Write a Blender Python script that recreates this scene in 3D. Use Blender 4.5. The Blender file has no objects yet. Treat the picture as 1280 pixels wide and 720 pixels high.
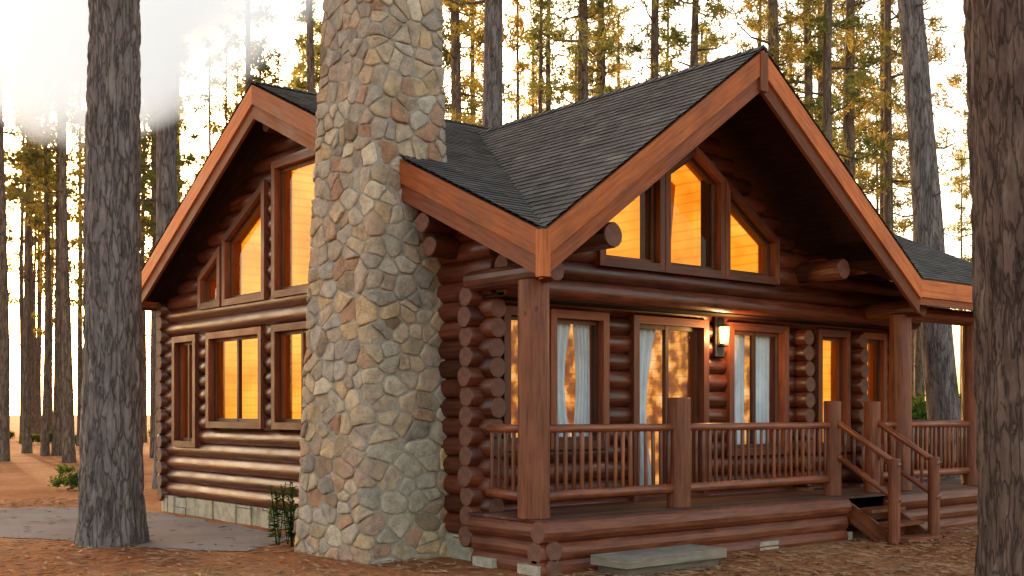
import bpy, math, random
import numpy as np
from mathutils import Vector, noise

random.seed(7)
rng = np.random.default_rng(7)
scene = bpy.context.scene

# ---------------------------------------------------------------- materials
def new_mat(name):
    m = bpy.data.materials.new(name); m.use_nodes = True
    nt = m.node_tree; nt.nodes.clear()
    out = nt.nodes.new('ShaderNodeOutputMaterial')
    return m, nt, out
def ramp(nt, stops, interp='LINEAR'):
    r = nt.nodes.new('ShaderNodeValToRGB'); cr = r.color_ramp; cr.interpolation = interp
    while len(cr.elements) < len(stops): cr.elements.new(0.5)
    for e, (p, c) in zip(cr.elements, stops):
        e.position = p; e.color = (c[0], c[1], c[2], 1)
    return r
def mapping(nt, src, scale, coord='UV'):
    tc = nt.nodes.new('ShaderNodeTexCoord'); mp = nt.nodes.new('ShaderNodeMapping')
    mp.inputs['Scale'].default_value = scale
    nt.links.new(tc.outputs[coord], mp.inputs['Vector'])
    return mp
def tex_noise(nt, vec, scale, detail=4, rough=0.55):
    n = nt.nodes.new('ShaderNodeTexNoise'); n.inputs['Scale'].default_value = scale
    n.inputs['Detail'].default_value = detail; n.inputs['Roughness'].default_value = rough
    if vec is not None: nt.links.new(vec, n.inputs['Vector'])
    return n
def mixc(nt, a, b, fac, mode='MIX'):
    m = nt.nodes.new('ShaderNodeMix'); m.data_type = 'RGBA'; m.blend_type = mode
    for s, v in (('A', a), ('B', b)):
        idx = 6 if s == 'A' else 7
        if hasattr(v, 'links') or hasattr(v, 'is_linked'): nt.links.new(v, m.inputs[idx])
        else: m.inputs[idx].default_value = (v[0], v[1], v[2], 1)
    if hasattr(fac, 'is_linked'): nt.links.new(fac, m.inputs[0])
    else: m.inputs[0].default_value = fac
    return m.outputs[2]
def bump(nt, h, strength, dist=0.02):
    b = nt.nodes.new('ShaderNodeBump'); b.inputs['Strength'].default_value = strength
    b.inputs['Distance'].default_value = dist; nt.links.new(h, b.inputs['Height'])
    return b.outputs['Normal']
def attr(nt, name='tint'):
    a = nt.nodes.new('ShaderNodeAttribute'); a.attribute_name = name
    return a.outputs['Fac']

def wood_mat(name, c1, c2, c3, rough=0.5, spec=0.4, knots=True, bstr=0.35):
    m, nt, out = new_mat(name)
    b = nt.nodes.new('ShaderNodeBsdfPrincipled')
    mp = mapping(nt, None, (0.7, 9.0, 1.0))
    n1 = tex_noise(nt, mp.outputs[0], 3.0, 6, 0.65)
    mp2 = mapping(nt, None, (1.2, 1.6, 1.0))
    n2 = tex_noise(nt, mp2.outputs[0], 1.6, 3, 0.6)
    r1 = ramp(nt, [(0.25, c1), (0.5, c2), (0.78, c3)])
    nt.links.new(n1.outputs['Fac'], r1.inputs[0])
    t = attr(nt)
    rt = ramp(nt, [(0.0, (0.55, 0.52, 0.5)), (0.5, (0.95, 0.95, 0.95)), (1.0, (1.35, 1.3, 1.22))])
    nt.links.new(t, rt.inputs[0])
    c = mixc(nt, r1.outputs[0], rt.outputs[0], 1.0, 'MULTIPLY')
    r2 = ramp(nt, [(0.3, (0.6, 0.58, 0.56)), (0.6, (1.1, 1.1, 1.1))])
    nt.links.new(n2.outputs['Fac'], r2.inputs[0])
    c = mixc(nt, c, r2.outputs[0], 0.8, 'MULTIPLY')
    if knots:
        mp3 = mapping(nt, None, (1.6, 2.6, 1.0))
        v = nt.nodes.new('ShaderNodeTexVoronoi'); v.inputs['Scale'].default_value = 1.5
        nt.links.new(mp3.outputs[0], v.inputs['Vector'])
        r3 = ramp(nt, [(0.04, (0.25, 0.22, 0.2)), (0.11, (1, 1, 1))])
        nt.links.new(v.outputs['Distance'], r3.inputs[0])
        c = mixc(nt, c, r3.outputs[0], 0.75, 'MULTIPLY')
    nt.links.new(c, b.inputs['Base Color'])
    rr = ramp(nt, [(0.3, (rough-.1,)*3), (0.7, (rough+.15,)*3)])
    nt.links.new(n2.outputs['Fac'], rr.inputs[0]); nt.links.new(rr.outputs[0], b.inputs['Roughness'])
    b.inputs['Specular IOR Level'].default_value = spec
    nt.links.new(bump(nt, n1.outputs['Fac'], bstr, 0.012), b.inputs['Normal'])
    nt.links.new(b.outputs[0], out.inputs[0])
    return m

M_LOG = wood_mat('log_stain', (0.028, 0.0065, 0.0035), (0.100, 0.023, 0.010), (0.185, 0.048, 0.020), 0.36, 0.45)
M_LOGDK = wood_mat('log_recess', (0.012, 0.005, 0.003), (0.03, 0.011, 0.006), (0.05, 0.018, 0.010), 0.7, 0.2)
M_POST = wood_mat('post_stain', (0.062, 0.016, 0.008), (0.165, 0.046, 0.021), (0.26, 0.083, 0.038), 0.45, 0.32)
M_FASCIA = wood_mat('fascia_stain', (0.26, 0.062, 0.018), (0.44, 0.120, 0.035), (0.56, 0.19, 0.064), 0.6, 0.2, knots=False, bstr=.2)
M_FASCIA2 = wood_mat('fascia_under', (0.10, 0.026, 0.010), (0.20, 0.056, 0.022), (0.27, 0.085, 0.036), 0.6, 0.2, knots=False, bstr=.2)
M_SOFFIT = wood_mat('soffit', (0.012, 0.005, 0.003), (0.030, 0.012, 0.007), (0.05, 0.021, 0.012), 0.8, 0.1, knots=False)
M_TRIM = wood_mat('window_trim', (0.08, 0.021, 0.010), (0.17, 0.046, 0.021), (0.24, 0.076, 0.034), 0.5, 0.3, knots=False, bstr=.2)
M_SASH = wood_mat('window_sash', (0.05, 0.018, 0.010), (0.10, 0.036, 0.018), (0.15, 0.058, 0.03), 0.5, 0.3, knots=False, bstr=.2)
M_RAIL = wood_mat('rail_stain', (0.068, 0.018, 0.008), (0.18, 0.050, 0.021), (0.30, 0.10, 0.042), 0.38, 0.45)
M_DECK = wood_mat('deck_boards', (0.06, 0.024, 0.014), (0.11, 0.045, 0.027), (0.17, 0.08, 0.05), 0.65, 0.3)
M_WEATH = wood_mat('weathered_wood', (0.14, 0.11, 0.085), (0.24, 0.19, 0.15), (0.34, 0.28, 0.22), 0.8, 0.2)

def end_mat():
    m, nt, out = new_mat('log_end_grain'); b = nt.nodes.new('ShaderNodeBsdfPrincipled')
    mp = mapping(nt, None, (1, 1, 1))
    w = nt.nodes.new('ShaderNodeTexWave'); w.wave_type = 'RINGS'; w.rings_direction = 'SPHERICAL'
    w.inputs['Scale'].default_value = 18; w.inputs['Distortion'].default_value = 3; w.inputs['Detail'].default_value = 3
    nt.links.new(mp.outputs[0], w.inputs['Vector'])
    r = ramp(nt, [(0.0, (0.10, 0.036, 0.02)), (1.0, (0.23, 0.09, 0.052))])
    nt.links.new(w.outputs['Fac'], r.inputs[0])
    n = tex_noise(nt, mp.outputs[0], 9, 4)
    r2 = ramp(nt, [(0.3, (0.55,)*3), (0.7, (1.1,)*3)]); nt.links.new(n.outputs['Fac'], r2.inputs[0])
    nt.links.new(mixc(nt, r.outputs[0], r2.outputs[0], 1, 'MULTIPLY'), b.inputs['Base Color'])
    b.inputs['Roughness'].default_value = 0.75
    nt.links.new(b.outputs[0], out.inputs[0]); return m
M_END = end_mat()

def stone_mat(name='fieldstone', stops=None):
    m, nt, out = new_mat(name); b = nt.nodes.new('ShaderNodeBsdfPrincipled')
    stops = stops or [(0.0, (0.22, 0.15, 0.105)), (0.12, (0.48, 0.37, 0.26)), (0.26, (0.35, 0.295, 0.25)), (0.40, (0.54, 0.375, 0.215)),
             (0.52, (0.44, 0.38, 0.325)), (0.64, (0.38, 0.21, 0.13)), (0.76, (0.60, 0.505, 0.385)), (0.88, (0.27, 0.23, 0.20)), (1.0, (0.50, 0.435, 0.36))]
    r = ramp(nt, stops); nt.links.new(attr(nt), r.inputs[0])
    tc = nt.nodes.new('ShaderNodeTexCoord')
    n1 = tex_noise(nt, tc.outputs['Object'], 7, 6, 0.65)
    n2 = tex_noise(nt, tc.outputs['Object'], 45, 5, 0.7)
    r1 = ramp(nt, [(0.28, (0.5, 0.47, 0.43)), (0.5, (0.95, 0.92, 0.88)), (0.72, (1.3, 1.2, 1.05))])
    nt.links.new(n1.outputs['Fac'], r1.inputs[0])
    r2 = ramp(nt, [(0.3, (0.7,)*3), (0.7, (1.2,)*3)]); nt.links.new(n2.outputs['Fac'], r2.inputs[0])
    c = mixc(nt, r.outputs[0], r1.outputs[0], 0.85, 'MULTIPLY'); c = mixc(nt, c, r2.outputs[0], 0.8, 'MULTIPLY')
    nt.links.new(c, b.inputs['Base Color']); b.inputs['Roughness'].default_value = 0.9; b.inputs['Specular IOR Level'].default_value = 0.2
    ad = nt.nodes.new('ShaderNodeMath'); ad.operation = 'ADD'
    nt.links.new(n1.outputs['Fac'], ad.inputs[0]); nt.links.new(n2.outputs['Fac'], ad.inputs[1])
    nt.links.new(bump(nt, ad.outputs[0], 0.8, 0.025), b.inputs['Normal'])
    nt.links.new(b.outputs[0], out.inputs[0]); return m
M_STONE = stone_mat()
M_FOUND = stone_mat('foundation_stone', [(0, (0.36, 0.31, 0.24)), (0.5, (0.48, 0.42, 0.33)), (1, (0.40, 0.37, 0.32))])

def simple_noise_mat(name, ca, cb, scale, rough=0.9, b1=0.5, bd=0.02, coord='Object', detail=6):
    m, nt, out = new_mat(name); b = nt.nodes.new('ShaderNodeBsdfPrincipled')
    tc = nt.nodes.new('ShaderNodeTexCoord')
    n = tex_noise(nt, tc.outputs[coord], scale, detail, 0.65)
    r = ramp(nt, [(0.3, ca), (0.7, cb)]); nt.links.new(n.outputs['Fac'], r.inputs[0])
    nt.links.new(r.outputs[0], b.inputs['Base Color']); b.inputs['Roughness'].default_value = rough
    nt.links.new(bump(nt, n.outputs['Fac'], b1, bd), b.inputs['Normal'])
    nt.links.new(b.outputs[0], out.inputs[0]); return m
M_MORTAR = simple_noise_mat('mortar', (0.20, 0.165, 0.13), (0.36, 0.305, 0.24), 30)
M_METAL = simple_noise_mat('dark_metal', (0.02, 0.018, 0.016), (0.05, 0.04, 0.035), 20, 0.45, .1)

def shingle_mat():
    m, nt, out = new_mat('asphalt_shingle'); b = nt.nodes.new('ShaderNodeBsdfPrincipled')
    r = ramp(nt, [(0, (0.045, 0.040, 0.039)), (0.5, (0.078, 0.067, 0.062)), (0.85, (0.105, 0.088, 0.079)), (1, (0.135, 0.112, 0.096))])
    nt.links.new(attr(nt), r.inputs[0])
    tc = nt.nodes.new('ShaderNodeTexCoord')
    n1 = tex_noise(nt, tc.outputs['Object'], 1.3, 5, 0.6); n2 = tex_noise(nt, tc.outputs['Object'], 120, 3, 0.7)
    r1 = ramp(nt, [(0.3, (0.75,)*3), (0.7, (1.25, 1.2, 1.14))]); nt.links.new(n1.outputs['Fac'], r1.inputs[0])
    r2 = ramp(nt, [(0.3, (0.6,)*3), (0.7, (1.4,)*3)]); nt.links.new(n2.outputs['Fac'], r2.inputs[0])
    c = mixc(nt, r.outputs[0], r1.outputs[0], 1, 'MULTIPLY'); c = mixc(nt, c, r2.outputs[0], 1, 'MULTIPLY')
    nt.links.new(c, b.inputs['Base Color']); b.inputs['Roughness'].default_value = 0.9
    b.inputs['Specular IOR Level'].default_value = 0.2
    nt.links.new(bump(nt, n2.outputs['Fac'], 0.5, 0.006), b.inputs['Normal'])
    nt.links.new(b.outputs[0], out.inputs[0]); return m
M_SHING = shingle_mat()

def bark_mat(name, c1, c2, c3, disp=True):
    m, nt, out = new_mat(name); b = nt.nodes.new('ShaderNodeBsdfPrincipled')
    mp = mapping(nt, None, (1, 1, 0.22), 'Object')
    n1 = tex_noise(nt, mp.outputs[0], 9, 8, 0.7)
    v = nt.nodes.new('ShaderNodeTexVoronoi'); v.feature = 'DISTANCE_TO_EDGE'; v.inputs['Scale'].default_value = 11
    mp2 = mapping(nt, None, (1, 1, 0.16), 'Object')
    nz = tex_noise(nt, mp2.outputs[0], 5, 4, .6)
    ad = nt.nodes.new('ShaderNodeVectorMath'); ad.operation = 'MULTIPLY_ADD'
    nt.links.new(nz.outputs['Color'], ad.inputs[0]); ad.inputs[1].default_value = (.35, .35, .35)
    nt.links.new(mp2.outputs[0], ad.inputs[2]); nt.links.new(ad.outputs[0], v.inputs['Vector'])
    r = ramp(nt, [(0.28, c1), (0.5, c2), (0.72, c3)]); nt.links.new(n1.outputs['Fac'], r.inputs[0])
    rv = ramp(nt, [(0.0, (0.3, 0.28, 0.27)), (0.12, (1, 1, 1))]); nt.links.new(v.outputs['Distance'], rv.inputs[0])
    nt.links.new(mixc(nt, r.outputs[0], rv.outputs[0], 0.85, 'MULTIPLY'), b.inputs['Base Color'])
    b.inputs['Roughness'].default_value = 0.92; b.inputs['Specular IOR Level'].default_value = 0.2
    mm = nt.nodes.new('ShaderNodeMath'); mm.operation = 'MULTIPLY_ADD'
    nt.links.new(rv.outputs[0], mm.inputs[0]); mm.inputs[1].default_value = 0.8; nt.links.new(n1.outputs['Fac'], mm.inputs[2])
    nt.links.new(bump(nt, mm.outputs[0], 0.8, 0.03), b.inputs['Normal'])
    nt.links.new(b.outputs[0], out.inputs[0]); return m
M_BARK = bark_mat('pine_bark_grey', (0.066, 0.051, 0.048), (0.16, 0.128, 0.118), (0.265, 0.22, 0.20))
M_BARK2 = bark_mat('pine_bark_brown', (0.042, 0.026, 0.021), (0.115, 0.073, 0.058), (0.20, 0.137, 0.11))
M_BARKF = bark_mat('pine_bark_far', (0.07, 0.047, 0.034), (0.17, 0.115, 0.083), (0.28, 0.195, 0.14))

def leaf_mat(name, cd, ct, tr=0.45, varb=0.6):
    m, nt, out = new_mat(name)
    d = nt.nodes.new('ShaderNodeBsdfDiffuse'); t = nt.nodes.new('ShaderNodeBsdfTranslucent'); mx = nt.nodes.new('ShaderNodeMixShader')
    oi = nt.nodes.new('ShaderNodeObjectInfo')
    r = ramp(nt, [(0, (0.6, 0.75, 0.6)), (0.5, (1, 1, 1)), (1, (1.5, 1.15, 0.7))]); nt.links.new(oi.outputs['Random'], r.inputs[0])
    r2 = ramp(nt, [(0, (0.5, 0.55, 0.5)), (0.6, (1, 1, 1)), (1, (1.7, 1.45, 1.0))]); nt.links.new(attr(nt), r2.inputs[0])
    k = mixc(nt, r.outputs[0], r2.outputs[0], 1, 'MULTIPLY')
    nt.links.new(mixc(nt, cd, k, 1, 'MULTIPLY'), d.inputs[0]); nt.links.new(mixc(nt, ct, k, 1, 'MULTIPLY'), t.inputs[0])
    mx.inputs[0].default_value = tr
    nt.links.new(d.outputs[0], mx.inputs[1]); nt.links.new(t.outputs[0], mx.inputs[2]); nt.links.new(mx.outputs[0], out.inputs[0]); return m
M_NEEDLE = leaf_mat('pine_needles', (0.12, 0.13, 0.05), (0.42, 0.36, 0.12), .5)
M_SHRUB = leaf_mat('shrub_leaves', (0.055, 0.09, 0.025), (0.15, 0.19, 0.04))

def emit_interior(name, cols, strength, scale=3.0):
    m, nt, out = new_mat(name)
    b = nt.nodes.new('ShaderNodeBsdfPrincipled')
    tc = nt.nodes.new('ShaderNodeTexCoord')
    n = tex_noise(nt, tc.outputs['Object'], scale, 3, .5)
    r = ramp(nt, cols); nt.links.new(n.outputs['Fac'], r.inputs[0])
    w = nt.nodes.new('ShaderNodeTexWave'); w.bands_direction = 'Z'; w.inputs['Scale'].default_value = 2.6
    w.inputs['Distortion'].default_value = .4
    nt.links.new(tc.outputs['Object'], w.inputs['Vector'])
    rw = ramp(nt, [(0.0, (0.55, 0.5, 0.42)), (0.12, (1, 1, 1))]); nt.links.new(w.outputs['Fac'], rw.inputs[0])
    c = mixc(nt, r.outputs[0], rw.outputs[0], 0.6, 'MULTIPLY')
    nt.links.new(c, b.inputs['Emission Color']); b.inputs['Emission Strength'].default_value = strength
    b.inputs['Base Color'].default_value = (0.3, 0.12, 0.03, 1); b.inputs['Roughness'].default_value = .7
    nt.links.new(b.outputs[0], out.inputs[0])
    try: m.cycles.emission_sampling = 'NONE'
    except Exception: pass
    return m
M_WARM = emit_interior('lit_room', [(0.3, (0.70, 0.20, 0.008)), (0.5, (0.98, 0.34, 0.020)), (0.7, (1.0, 0.50, 0.06))], 1.12, 1.5)
M_DIM = emit_interior('dim_room_reflection', [(0.36, (0.06, 0.04, 0.035)), (0.47, (0.28, 0.11, 0.03)), (0.56, (0.9, 0.38, 0.07)), (0.72, (1.0, 0.72, 0.35))], 0.85, 4.5)  # dim interior; glowing orange patches painted in for trees mirrored in the panes
M_RAFT = simple_noise_mat('interior_timber', (0.3, 0.12, 0.03), (0.5, 0.22, 0.06), 5)

def glass_mat():
    m, nt, out = new_mat('window_glass')
    t = nt.nodes.new('ShaderNodeBsdfTransparent'); g = nt.nodes.new('ShaderNodeBsdfGlossy'); mx = nt.nodes.new('ShaderNodeMixShader')
    g.inputs['Roughness'].default_value = 0.02; g.inputs[0].default_value = (.8, .85, .95, 1)
    f = nt.nodes.new('ShaderNodeFresnel'); f.inputs[0].default_value = 1.22
    nt.links.new(f.outputs[0], mx.inputs[0])
    t.inputs[0].default_value = (.97, .97, .97, 1)
    tc = nt.nodes.new('ShaderNodeTexCoord'); n = tex_noise(nt, tc.outputs['Object'], 1.5, 2)
    nt.links.new(bump(nt, n.outputs['Fac'], 0.25, 0.02), g.inputs['Normal'])
    nt.links.new(t.outputs[0], mx.inputs[1]); nt.links.new(g.outputs[0], mx.inputs[2]); nt.links.new(mx.outputs[0], out.inputs[0]); return m
M_GLASS = glass_mat()
M_CURT = simple_noise_mat('curtain_cloth', (0.50, 0.54, 0.58), (0.72, 0.76, 0.8), 3, .9, .1)
def lamp_mat():
    m, nt, out = new_mat('lamp_shade'); e = nt.nodes.new('ShaderNodeEmission')
    e.inputs[0].default_value = (1, .50, .12, 1); e.inputs[1].default_value = 8; nt.links.new(e.outputs[0], out.inputs[0])
    try: m.cycles.emission_sampling = 'NONE'
    except Exception: pass
    return m
M_LAMP = lamp_mat()

def ground_mat():
    m, nt, out = new_mat('forest_floor'); b = nt.nodes.new('ShaderNodeBsdfPrincipled')
    tc = nt.nodes.new('ShaderNodeTexCoord')
    n1 = tex_noise(nt, tc.outputs['Object'], 0.35, 6, 0.6); n2 = tex_noise(nt, tc.outputs['Object'], 9, 8, 0.75); n3 = tex_noise(nt, tc.outputs['Object'], 60, 4, .7)
    r1 = ramp(nt, [(0.3, (0.26, 0.085, 0.034)), (0.5, (0.42, 0.162, 0.070)), (0.7, (0.50, 0.25, 0.125))]); nt.links.new(n1.outputs['Fac'], r1.inputs[0])
    r2 = ramp(nt, [(0.32, (0.4, 0.34, 0.3)), (0.5, (0.95, 0.93, 0.92)), (0.7, (1.4, 1.32, 1.25))]); nt.links.new(n2.outputs['Fac'], r2.inputs[0])
    r3 = ramp(nt, [(0.35, (0.6,)*3), (0.65, (1.3,)*3)]); nt.links.new(n3.outputs['Fac'], r3.inputs[0])
    c = mixc(nt, r1.outputs[0], r2.outputs[0], .9, 'MULTIPLY'); c = mixc(nt, c, r3.outputs[0], .8, 'MULTIPLY')
    nt.links.new(c, b.inputs['Base Color']); b.inputs['Roughness'].default_value = 1; b.inputs['Specular IOR Level'].default_value = .05
    nt.links.new(bump(nt, n2.outputs['Fac'], 1.0, 0.08), b.inputs['Normal'])
    nt.links.new(b.outputs[0], out.inputs[0]); return m
M_GROUND = ground_mat()
def path_mat():
    m, nt, out = new_mat('gravel'); b = nt.nodes.new('ShaderNodeBsdfPrincipled')
    tc = nt.nodes.new('ShaderNodeTexCoord')
    n1 = tex_noise(nt, tc.outputs['Object'], .8, 3, .5); n2 = tex_noise(nt, tc.outputs['Object'], 40, 5, .7)
    r1 = ramp(nt, [(0.3, (0.22, 0.175, 0.15)), (0.7, (0.28, 0.235, 0.21))]); nt.links.new(n1.outputs['Fac'], r1.inputs[0])
    r2 = ramp(nt, [(0.3, (.82,)*3), (0.7, (1.12,)*3)]); nt.links.new(n2.outputs['Fac'], r2.inputs[0])
    nt.links.new(mixc(nt, r1.outputs[0], r2.outputs[0], 1, 'MULTIPLY'), b.inputs['Base Color']); b.inputs['Roughness'].default_value = 1
    b.inputs['Specular IOR Level'].default_value = .0
    nt.links.new(bump(nt, n2.outputs['Fac'], .25, .006), b.inputs['Normal']); nt.links.new(b.outputs[0], out.inputs[0]); return m
M_PATH = path_mat()
M_LITTER = simple_noise_mat('needle_litter', (0.12, 0.05, 0.022), (0.42, 0.21, 0.10), 3)

# ---------------------------------------------------------------- mesh builder
class MB:
    def __init__(s): s.v = []; s.f = []; s.m = []; s.uv = []; s.t = []
    def face(s, pts, mat=0, uv=None, tint=.5):
        i = len(s.v); s.v.extend([tuple(p) for p in pts]); s.f.append(tuple(range(i, i+len(pts)))); s.m.append(mat)
        s.uv.append(uv if uv else [(p[0]+p[1], p[2]) for p in pts]); s.t.append(tint)
    def build(s, name, mats, parent=None, smooth=False, merge=False, bevel=0):
        me = bpy.data.meshes.new(name); me.from_pydata(s.v, [], s.f)
        for m in mats: me.materials.append(m)
        me.polygons.foreach_set('material_index', s.m)
        uvl = me.uv_layers.new(name='UVMap'); flat = [c for f in s.uv for p in f for c in p]
        uvl.data.foreach_set('uv', flat)
        a = me.attributes.new('tint', 'FLOAT', 'FACE'); a.data.foreach_set('value', s.t)
        if smooth: me.polygons.foreach_set('use_smooth', [True]*len(s.f))
        me.update(); ob = bpy.data.objects.new(name, me); scene.collection.objects.link(ob)
        if merge:
            import bmesh
            bm = bmesh.new(); bm.from_mesh(me); bmesh.ops.remove_doubles(bm, verts=bm.verts, dist=0.0005); bm.to_mesh(me); bm.free()
        if bevel:
            b = ob.modifiers.new('bevel', 'BEVEL'); b.width = bevel; b.segments = 2; b.limit_method = 'ANGLE'; b.angle_limit = math.radians(40)
        if parent: ob.parent = parent
        return ob
def V(*a): return Vector(a)

def log(mb, p0, p1, r, seg=14, wob=.06, tint=None, mat=0, cap=1, taper=0, step=.45):
    p0 = Vector(p0); p1 = Vector(p1); L = (p1-p0).length
    if L < .01: return
    d = (p1-p0)/L; up = V(0, 0, 1) if abs(d.z) < .9 else V(1, 0, 0)
    a = d.cross(up).normalized(); b = a.cross(d)
    n = max(2, int(L/step)+1); off = random.random()*90; offv = random.random()*20
    tint = random.random() if tint is None else tint
    rings = []
    ch = min(.012, r*.15)
    stations = [(0, r-ch)] + [(max(ch, L*i/(n-1)) if i == 0 else (min(L-ch, L*i/(n-1)) if i == n-1 else L*i/(n-1)), r) for i in range(n)] + [(L, r-ch)]
    for s_, rr in stations:
        ring = []
        for k in range(seg):
            an = 2*math.pi*k/seg
            w = 1+wob*noise.noise((math.cos(an)*.9+off, math.sin(an)*.9, s_*1.1+offv)) + wob*.5*noise.noise((math.cos(an)*3+off, math.sin(an)*3, s_*5))
            rk = rr*w*(1-taper*s_/L)
            ring.append(p0+d*s_+a*(math.cos(an)*rk)+b*(math.sin(an)*rk))
        rings.append((s_, ring))
    base = len(mb.v)
    for s_, ring in rings: mb.v.extend([tuple(p) for p in ring])
    C = 2*math.pi*r
    for i in range(len(rings)-1):
        for k in range(seg):
            k2 = (k+1) % seg
            mb.f.append((base+i*seg+k, base+i*seg+k2, base+(i+1)*seg+k2, base+(i+1)*seg+k)); mb.m.append(mat); mb.t.append(tint)
            s0, s1 = rings[i][0]+off, rings[i+1][0]+off; v0, v1 = offv+C*k/seg, offv+C*(k+1)/seg
            mb.uv.append([(s0, v0), (s0, v1), (s1, v1), (s1, v0)])
    if cap is not None:
        cuv = [(math.cos(2*math.pi*k/seg)*r, math.sin(2*math.pi*k/seg)*r) for k in range(seg)]
        mb.face(list(reversed(rings[0][1])), cap, list(reversed(cuv)), tint)
        mb.face(rings[-1][1], cap, cuv, tint)

def obox(mb, o, ex, ey, ez, mat=0, tint=None):
    o, ex, ey, ez = map(Vector, (o, ex, ey, ez)); tint = random.random() if tint is None else tint
    if ex.cross(ey).dot(ez) < 0: ey, ez = ez, ey
    lx, ly, lz = ex.length, ey.length, ez.length; r1 = random.random()*50
    P = lambda i, j, k: o+ex*i+ey*j+ez*k
    def q(a, ua): mb.face(a, mat, [(u[0]+r1, u[1]+r1) for u in ua], tint)
    q([P(0,0,0),P(0,1,0),P(1,1,0),P(1,0,0)], [(0,0),(0,ly),(lx,ly),(lx,0)])
    q([P(0,0,1),P(1,0,1),P(1,1,1),P(0,1,1)], [(0,0),(lx,0),(lx,ly),(0,ly)])
    q([P(0,0,0),P(1,0,0),P(1,0,1),P(0,0,1)], [(0,0),(lx,0),(lx,lz),(0,lz)])
    q([P(0,1,0),P(0,1,1),P(1,1,1),P(1,1,0)], [(0,0),(0,lz),(lx,lz),(lx,0)])
    q([P(0,0,0),P(0,0,1),P(0,1,1),P(0,1,0)], [(0,0),(0,lz),(ly,lz),(ly,0)])
    q([P(1,0,0),P(1,1,0),P(1,1,1),P(1,0,1)], [(0,0),(ly,0),(ly,lz),(0,lz)])
def bx(mb, x0, x1, y0, y1, z0, z1, mat=0, tint=None, along='x'):
    e = {'x': ((x1-x0,0,0),(0,y1-y0,0),(0,0,z1-z0)), 'y': ((0,y1-y0,0),(x1-x0,0,0),(0,0,z1-z0)), 'z': ((0,0,z1-z0),(x1-x0,0,0),(0,y1-y0,0))}[along]
    obox(mb, (x0, y0, z0), *e, mat=mat, tint=tint)
def slab(mb, poly, th, mat=0, tint=.5):
    P = [Vector(p) for p in poly]; Q = [p-V(0, 0, th) for p in P]
    mb.face(P, mat, [(p.x, p.y) for p in P], tint); mb.face(list(reversed(Q)), mat, [(p.y, p.x*1.0) for p in reversed(Q)], tint)
    n = len(P)
    for i in range(n):
        j = (i+1) % n; L = (P[j]-P[i]).length
        mb.face([P[i], Q[i], Q[j], P[j]], mat, [(0, 0), (0, th), (L, th), (L, 0)], tint)

def offset_poly(poly, w):
    n = len(poly); out = []
    for i in range(n):
        p0, p1, p2 = poly[i-1], poly[i], poly[(i+1) % n]
        e1 = Vector((p1[0]-p0[0], p1[1]-p0[1])).normalized(); e2 = Vector((p2[0]-p1[0], p2[1]-p1[1])).normalized()
        n1 = Vector((e1.y, -e1.x)); n2 = Vector((e2.y, -e2.x)); m = (n1+n2); m = m/(m.length_squared)*2
        out.append((p1[0]+m.x*w, p1[1]+m.y*w))
    return out
def ring(mb, plane, poly, w0, w1, o0, o1, mat):
    A = offset_poly(poly, w0); B = offset_poly(poly, w1); n = len(poly)
    for i in range(n):
        j = (i+1) % n; t = random.random(); L = math.dist(A[i], A[j]); w = abs(w1-w0); u = random.random()*40
        a0, a1, b0, b1 = A[i], A[j], B[i], B[j]
        F = lambda p, o: plane(p[0], p[1], o)
        uvq = lambda h: [(u, u), (u+L, u), (u+L, u+h), (u, u+h)]
        mb.face([F(a0,o1),F(a1,o1),F(b1,o1),F(b0,o1)], mat, uvq(w), t)
        mb.face([F(a0,o0),F(a1,o0),F(a1,o1),F(a0,o1)], mat, uvq(o1-o0), t)
        mb.face([F(b0,o0),F(b1,o0),F(b1,o1),F(b0,o1)], mat, uvq(o1-o0), t)
        mb.face([F(a0,o0),F(a1,o0),F(b1,o0),F(b0,o0)], mat, uvq(w), t)

def empty(name, loc=(0, 0, 0)):
    e = bpy.data.objects.new(name, None); scene.collection.objects.link(e); e.location = loc; return e

# ---------------------------------------------------------------- cabin parameters
cabin = empty('log_cabin')
EZ, EY, SM = 3.55, -.6, .4507
RY, RZ, SB, BY = 5.59, 6.34, .57, 10.1
BZ = RZ-SB*(BY-RY)
XL, XR = -.37, 10.5
GX, GZ, GH = 3.04, 6.01, 3.41
SG = (GZ-EZ)/GH
GY = EY+(GZ-EZ)/SM
WX, WY, UY = 0.2, 1.1, .65
HX, HY = 8.3, 9.85
DZ = .57

def main_z(y): return min(EZ+SM*(y-EY), RZ-SB*(y-RY))
def gab_z(x): return GZ-SG*abs(x-GX)

planeF = lambda c: (lambda a, z, o: (a, c-o, z))
planeL = lambda c: (lambda a, z, o: (c-o, a, z))
rect = lambda a0, a1, z0, z1: [(a0, z0), (a1, z0), (a1, z1), (a0, z1)]

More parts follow.
